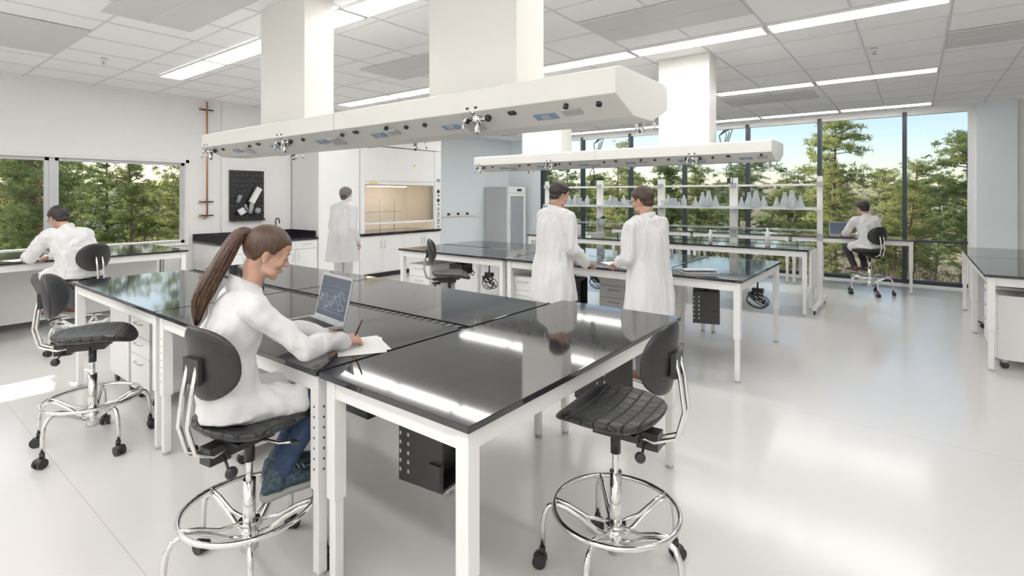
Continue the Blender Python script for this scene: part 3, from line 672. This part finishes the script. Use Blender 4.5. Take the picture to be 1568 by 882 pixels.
    E((.083,0,-.049),(.012,.024,.008)); E((.080,0,-.062),(.013,.021,.009))
    nk=neck+(neck-hd).normalized()*.03
    b.limb([h(-.028,0,-.03),h(-.025,0,-.085),neck.lerp(hd,.25),nk],hr(.055,.050,.052,.062) if not fem else hr(.05,.046,.045,.055),skin)
    finish(b,'head',e,.0042 if vox<.012 else .006,3)
    b=MB()
    for s in(-1,1):
        b.ell(h(.0755,s*.031,.002),hr(.0110,.0115,.0070),'eye' if not o.get('noeye') else skin,R,12,8)
        if not o.get('noeye'):
            b.ell(h(.0845,s*.031,.0),hr(.0035,.0050,.0048),'iris',R,10,6)
            b.tube([h(.082,s*(.031-.016),.004),h(.0885,s*.028,.0075),h(.086,s*.038,.007),h(.078,s*.048,.003)],.0016,'iris',6)
            if fem: b.ell(h(.0755,s*.031,.0065),hr(.0130,.0135,.0060),skin,R,12,8)
        b.tube([h(.084,s*.012,.026),h(.090,s*.022,.031),h(.087,s*.036,.032),h(.074,s*.05,.026)],.0022,hair,6)
    if not o.get('noeye'): b.ell(h(.0905,0,-.0515),hr(.0062,.018,.0038),'lip',R,14,8); b.ell(h(.0885,0,-.060),hr(.0068,.016,.0048),'lip',R,14,8)
    b.obj('face_features',parent=e)
    b=MB(); vs=[];nu,nv=48,32; c0=V((-.014,0,.032)); rad=V((.110,.086,.102)) if not fem else V((.106,.087,.099))
    for j in range(nv+1):
        t=math.pi*j/nv-math.pi/2
        for i in range(nu):
            u=2*math.pi*i/nu; p=V((math.cos(t)*math.cos(u)*rad.x,math.cos(t)*math.sin(u)*rad.y,math.sin(t)*rad.z))+c0
            x=p.x
            lim=.064 if x>.055 else (.006+.058*(x-.02)/.035 if x>.02 else (.004 if x>-.02 else .004-.085*min(1,(-.02-x)/.025)))
            if fem: lim=.070 if x>.062 else (.010+.060*(x-.025)/.037 if x>.025 else (.008 if x>-.02 else .008-.085*min(1,(-.02-x)/.03)))
            w=max(0,min(1,(lim-p.z)/.012)); q=c0+(p-c0)*(1-.19*w)
            q+= (q-c0).normalized()*(.006*noise.noise(q*30+V((loc[0],0,0))) if not fem else .0015*noise.noise(V((q.x*12,q.y*50,q.z*50))))
            vs.append(h(*q))
    fs=[]
    for j in range(nv):
        for i in range(nu): kx=(i+1)%nu; fs.append((j*nu+i,j*nu+kx,(j+1)*nu+kx,(j+1)*nu+i))
    b.add(vs,fs,hair,True)
    if not fem: b.ell(h(-.048,0,-.035),hr(.052,.060,.050),hair,R,18,12)
    if o.get('pony'):
        base=[(-.095,0,.055),(-.125,0,.055),(-.15,0,.01)]
        pts=[h(*p) for p in base]+[V(p) for p in o['pony']]
        rnd=random.Random(3); n=len(pts)
        def cr(t):
            t=t*(n-1); i=min(int(t),n-2); f_=t-i; p0,p1,p2,p3=pts[max(i-1,0)],pts[i],pts[i+1],pts[min(i+2,n-1)]
            return .5*((2*p1)+(-p0+p2)*f_+(2*p0-5*p1+4*p2-p3)*f_**2+(-p0+3*p1-3*p2+p3)*f_**3)
        def rad_(t): return .017+.028*math.sin(min(1,t*1.25)*math.pi*.62) if t<.75 else .041*(1-(t-.75)/.25*.85)
        b.tube([cr(i/18) for i in range(19)],[rad_(i/18)*.85 for i in range(19)],hair,12)
        for s in range(170):
            a=rnd.random()*6.28; rr=.6+.45*rnd.random(); ln=.82+.24*rnd.random(); ph=rnd.random()*6
            b.tube([cr(min(1,i/14*ln))+V((math.cos(a+.3*math.sin(i*.3+ph)),math.sin(a+.3*math.sin(i*.3+ph)),.25*math.cos(a)))*rad_(min(1,i/14*ln))*rr for i in range(15)],[.0026]*12+[.0024,.002,.001],hair,5)
        b.cyl(h(-.10,0,.056),h(-.122,0,.056),.021,'black')
    b.obj('hair',parent=e)
    if o.get('glasses'):
        b=MB()
        for s in(-1,1):
            b.tube([h(.098,s*.033+.019*math.cos(t*.52),.004+.013*math.sin(t*.52)) for t in range(12)],.0022,'black',5,closed=True)
            b.tube([h(.096,s*.053,.008),h(.0,s*.080,.008)],.0022,'black',5)
        b.tube([h(.098,-.014,.006),h(.098,.014,.006)],.0022,'black',5); b.obj('glasses',parent=e)
    return e
base=dict(skin=M['skin'],coat=M['coat'])
def sy(x,y,z): return [(x,-y,z),(x,y,z)]
dn=[(0,0,-1),(0,0,-1)]
JW=dict(pel=(.03,0,.80),neck=(.105,0,1.25),head=(.180,-.0,1.395),pitch=.42,yaw=-.12,
 sh=[(.095,-.150,1.185),(.07,.150,1.185)],el=[(.29,-.20,1.0),(.27,.22,1.01)],wr=[(.515,-.03,.960),(.48,.13,.955)],
 hd=[(1,.35,-.12),(1,-.35,-.1)],hn=[(0,.35,-1),(0,0,-1)],curl=((.45,.6,.7,.75),.25),
 hip=sy(.03,.085,.775),kn=sy(.40,.085,.735),an=[(.21,-.06,.42),(.24,.09,.42)],toe=[(.40,-.05,.36),(.42,.1,.36)])
wr=math.radians(74)
wm=person('seated_woman',(-2.335,1.0,0),wr,JW,dict(base,hair=M['hairb'],tr=M['jeans'],shoe=M['shoe'],seated=True,seat=.70,fem=True,w=.88,vox=.010,disp=.036,
  pony=[(-.015,-.015,1.345),(-.055,-.02,1.27),(-.085,-.03,1.19),(-.095,-.035,1.12)]))
b=MB(); b.cyl((.565,.015,.925),(.60,-.035,1.045),.0045,'black',seg=8); b.cyl((.562,.02,.918),(.565,.015,.925),.002,'grey',.0045); b.obj('pen',parent=wm)
JS=dict(pel=(0,0,.97),neck=(.035,0,1.51),head=(.075,0,1.675),pitch=.35,sh=sy(.03,.195,1.435),el=sy(.05,.265,1.14),wr=[(.27,-.18,.975),(.27,.20,.975)],hn=dn,curl=(.35,.3),hd=[(1,.1,-.25),(1,-.1,-.25)],
 hip=sy(0,.09,.93),kn=sy(.02,.10,.50),an=sy(-.01,.11,.085),toe=sy(.17,.13,.01))
person('standing_man',(-2.91,4.45,0),math.radians(66),JS,dict(base,hair=M['haird'],tr=M['trous'],shoe=M['shoeb'],hem=.60,w=1.2,disp=.06))
J2=dict(JS); J2.pop('hd'); J2.update(yaw=.15,pitch=.30,wr=[(.25,-.10,1.08),(.28,.12,1.02)],curl=(.5,.25),hn=[(0,.6,-.8),(0,0,-1)],head=(.085,0,1.62),neck=(.035,0,1.455),sh=sy(.03,.185,1.38),el=sy(.04,.25,1.10))
person('standing_man',(-1.89,4.47,0),math.radians(163),J2,dict(base,hair=M['hairm'],tr=M['trousg'],shoe=M['shoeb'],hem=.58,glasses=True,w=1.12,disp=.06))
JM=dict(pel=(-.02,0,.85),neck=(.20,0,1.275),head=(.31,0,1.42),pitch=.45,sh=sy(.17,.185,1.215),el=sy(.36,.24,1.0),wr=[(.62,-.12,.965),(.60,.12,.965)],hn=dn,curl=(.5,.3),hd=[(1,.2,-.15),(1,-.3,-.1)],
 hip=sy(-.01,.09,.825),kn=sy(.42,.12,.745),an=sy(.25,.09,.42),toe=sy(.44,.1,.345))
person('seated_man',(-7.20,1.60,0),math.radians(200),JM,dict(base,hair=M['haird'],tr=M['trousg'],shoe=M['shoeb'],seated=True,seat=.745,glasses=True,w=1.18,disp=.045))
JF=dict(JM); JF.update(neck=(.10,0,1.29),head=(.17,0,1.455),pitch=.25,sh=sy(.09,.185,1.23),el=sy(.27,.23,1.02),wr=[(.50,-.12,.965),(.48,.12,.965)])
person('seated_man',(-.60,10.62,0),math.radians(128),JF,dict(base,hair=M['haird'],tr=M['trous'],shoe=M['shoeb'],seated=True,seat=.745,w=1.05))
gm=dict(skin=ghost(M['skin'],'blur_skin',.22),coat=ghost(M['coat'],'blur_coat',.6),hair=ghost(M['haird'],'blur_hair',.55),tr=ghost(M['trousg'],'blur_trousers',.3),shoe=ghost(M['shoeb'],'blur_shoe',.5))
JG=dict(JS); JG.pop('hd'); JG.update(wr=sy(.10,.24,.92),el=sy(.0,.25,1.14),pitch=.1)
person('walking_man',(-7.32,4.99,0),math.radians(95),JG,dict(gm,hem=.6,w=1.3,noeye=True))

# ------------------------------------------------------------------ outside
b=MB(); N=60; vs=[];fs=[]
def gz(x,y):
    dy=max(0,y-14); dx=max(0,-12-x); r=max(dy,dx)
    z=-3.2-.02*r
    if r>34: z+=min(1,(r-34)/22)*6.6
    return z+ .8*noise.noise(V((x*.12,y*.12,0)))+(1.3*noise.noise(V((x*.25,y*.25,3))) if r>36 else 0)
for j in range(N*2+1):
    for i in range(N*2+1):
        x=-100+i*140/(N*2); y=-30+j*130/(N*2); vs.append((x,y,gz(x,y)))
n=N*2+1
for j in range(n-1):
    for i in range(n-1): fs.append((j*n+i,j*n+i+1,(j+1)*n+i+1,(j+1)*n+i))
b.add(vs,fs,'hill',True); b.obj('ground_hillside')
def tree(seed,h,cs,spread):
    r=random.Random(seed); b=MB(); lean=(r.uniform(-.04,.04),r.uniform(-.04,.04))
    def tp(z): t=z/h; return V((lean[0]*z+.15*math.sin(t*4+seed),lean[1]*z+.1*math.sin(t*5+seed*2),z))
    b.tube([tp(h*i/10) for i in range(11)],[.12*(1-i/11.5) for i in range(11)],'bark',7)
    vs=[];fs=[]
    for k in range(64):
        t=cs+(1-cs)*r.random()**.85; z=h*t; L=spread*(.25+.75*math.sin(min(1,(1-t)/(1-cs)*1.1+.12)*math.pi*.55))*r.uniform(.5,1.15)
        a=r.random()*6.283; d=V((math.cos(a),math.sin(a),r.uniform(-.05,.45))); p0=tp(z); 
        p1=p0+d*L; b.cyl(p0,p1,.025,'bark',.006,seg=4)
        nc=int(4+L*6)
        for c in range(nc):
            q=p0+d*L*(.3+.7*(c+r.random())/nc)+V((r.gauss(0,.16),r.gauss(0,.16),r.gauss(0,.08)))
            for _ in range(26):
                nd=V((r.gauss(0,1),r.gauss(0,1),r.gauss(.3,.8))).normalized(); ln=r.uniform(.08,.17); pr=nd.orthogonal().normalized()*r.uniform(.008,.017); qq=q+V((r.gauss(0,.05),r.gauss(0,.05),r.gauss(0,.03)))
                o=len(vs); vs+= [qq-pr,qq+pr,qq+nd*ln]; fs.append((o,o+1,o+2))
    b.add(vs,fs,'needle'); return b
forest=empty('pine_forest')
T=[tree(s,8.,c,w).obj('pine_tree',(0,0,-60),parent=forest) for s,c,w in((1,.35,1.6),(2,.45,1.4),(3,.3,1.7),(4,.5,1.2),(5,.25,1.5))]
r=random.Random(11)
def plant(x,y,hz):
    z=gz(x,y)-.2; s=(hz-z)/8.; inst(r.choice(T),'pine_tree',(x,y,z),r.random()*6.28,(s*r.uniform(.9,1.15),)*2+(s,),forest)
for i,(t) in enumerate(T): t.location=(-20-i*6,46,gz(-20-i*6,46)-.2)
for x,y,hz in((-1.95,21,4.2),(1.2,21,3.55),(-5.1,22,3.7),(-11,22,3.9),(-3.6,23,2.7),(-.3,24,2.9),(2.9,23,3.9),(-7.6,23,3.0),(-14.5,24,3.6)): plant(x,y,hz)
for k in range(60): plant(r.uniform(-28,9),r.uniform(25,36),r.uniform(1.9,3.5))
for k in range(34): plant(r.uniform(-24,6),r.uniform(19,26),r.uniform(-.8,1.8))
for k in range(56): plant(r.uniform(-32,-16),r.uniform(-6,22),r.uniform(2.4,4.8))
for k in range(20): plant(r.uniform(-19,-15),r.uniform(-2,11),r.uniform(-.6,1.4))
def brush(seed):
    r=random.Random(seed); b=MB()
    for k in range(130):
        p=V((r.uniform(-2,2),r.uniform(-1.2,1.2),0)); d=V((r.gauss(0,.25),r.gauss(0,.25),1)).normalized(); L=r.uniform(.8,2.6); q=p+d*L*.5; b.cyl(p,q,.016,'twig',.010,seg=4); e2=q+(d+V((r.gauss(0,.3),r.gauss(0,.3),0))).normalized()*L*.5; b.cyl(q,e2,.010,'twig',.003,seg=4)
        for _ in range(3):
            s_=q.lerp(e2,r.random()); b.cyl(s_,s_+V((r.gauss(0,.4),r.gauss(0,.4),.4))*.8,.006,'twig',.002,seg=3)
    return b
Bs=[brush(s).obj('dry_brush',(-16-4*s,16.5+s,-3.3),parent=forest) for s in(1,2)]
for k in range(34): x,y=r.uniform(-20,7),r.uniform(17,25); inst(r.choice(Bs),'dry_brush',(x,y,gz(x,y)-.1),r.random()*6,(1.2,1.2,1.25),forest)
for k in range(20): x,y=r.uniform(-20,-14),r.uniform(-3,14); inst(r.choice(Bs),'dry_brush',(x,y,gz(x,y)-.1),r.random()*6,(1.2,1.2,1.3),forest)

# ------------------------------------------------------------------ light, world, camera
w=bpy.data.worlds.new('World'); scn.world=w; w.use_nodes=True; n=w.node_tree.nodes; l=w.node_tree.links
sk=n.new('ShaderNodeTexSky'); sk.sky_type='NISHITA'; sk.sun_disc=False; sk.sun_elevation=math.radians(34); sk.sun_rotation=math.radians(-90); sk.air_density=1.; sk.dust_density=.5
l.new(sk.outputs[0],n['Background'].inputs[0]); n['Background'].inputs[1].default_value=.11
s=bpy.data.lights.new('sun','SUN'); s.energy=5.; s.angle=.01; s.color=(1,.95,.87); so=bpy.data.objects.new('sun',s); scn.collection.objects.link(so)
so.rotation_euler=V((1,-.04,-.56)).to_track_quat('-Z','Y').to_euler(); so.location=(-20,5,15)
cam=bpy.data.cameras.new('camera'); co=bpy.data.objects.new('camera',cam); scn.collection.objects.link(co); scn.camera=co
cam.sensor_width=36; cam.lens=36*798/1568; cam.shift_y=-(441-300)/1568; co.location=(0,0,1.65); co.rotation_euler=(math.pi/2,0,math.radians(37.7)); cam.clip_start=.05; cam.clip_end=400
scn.view_settings.view_transform='Standard'; scn.view_settings.look='None'; scn.view_settings.exposure=.84; scn.view_settings.gamma=1.12
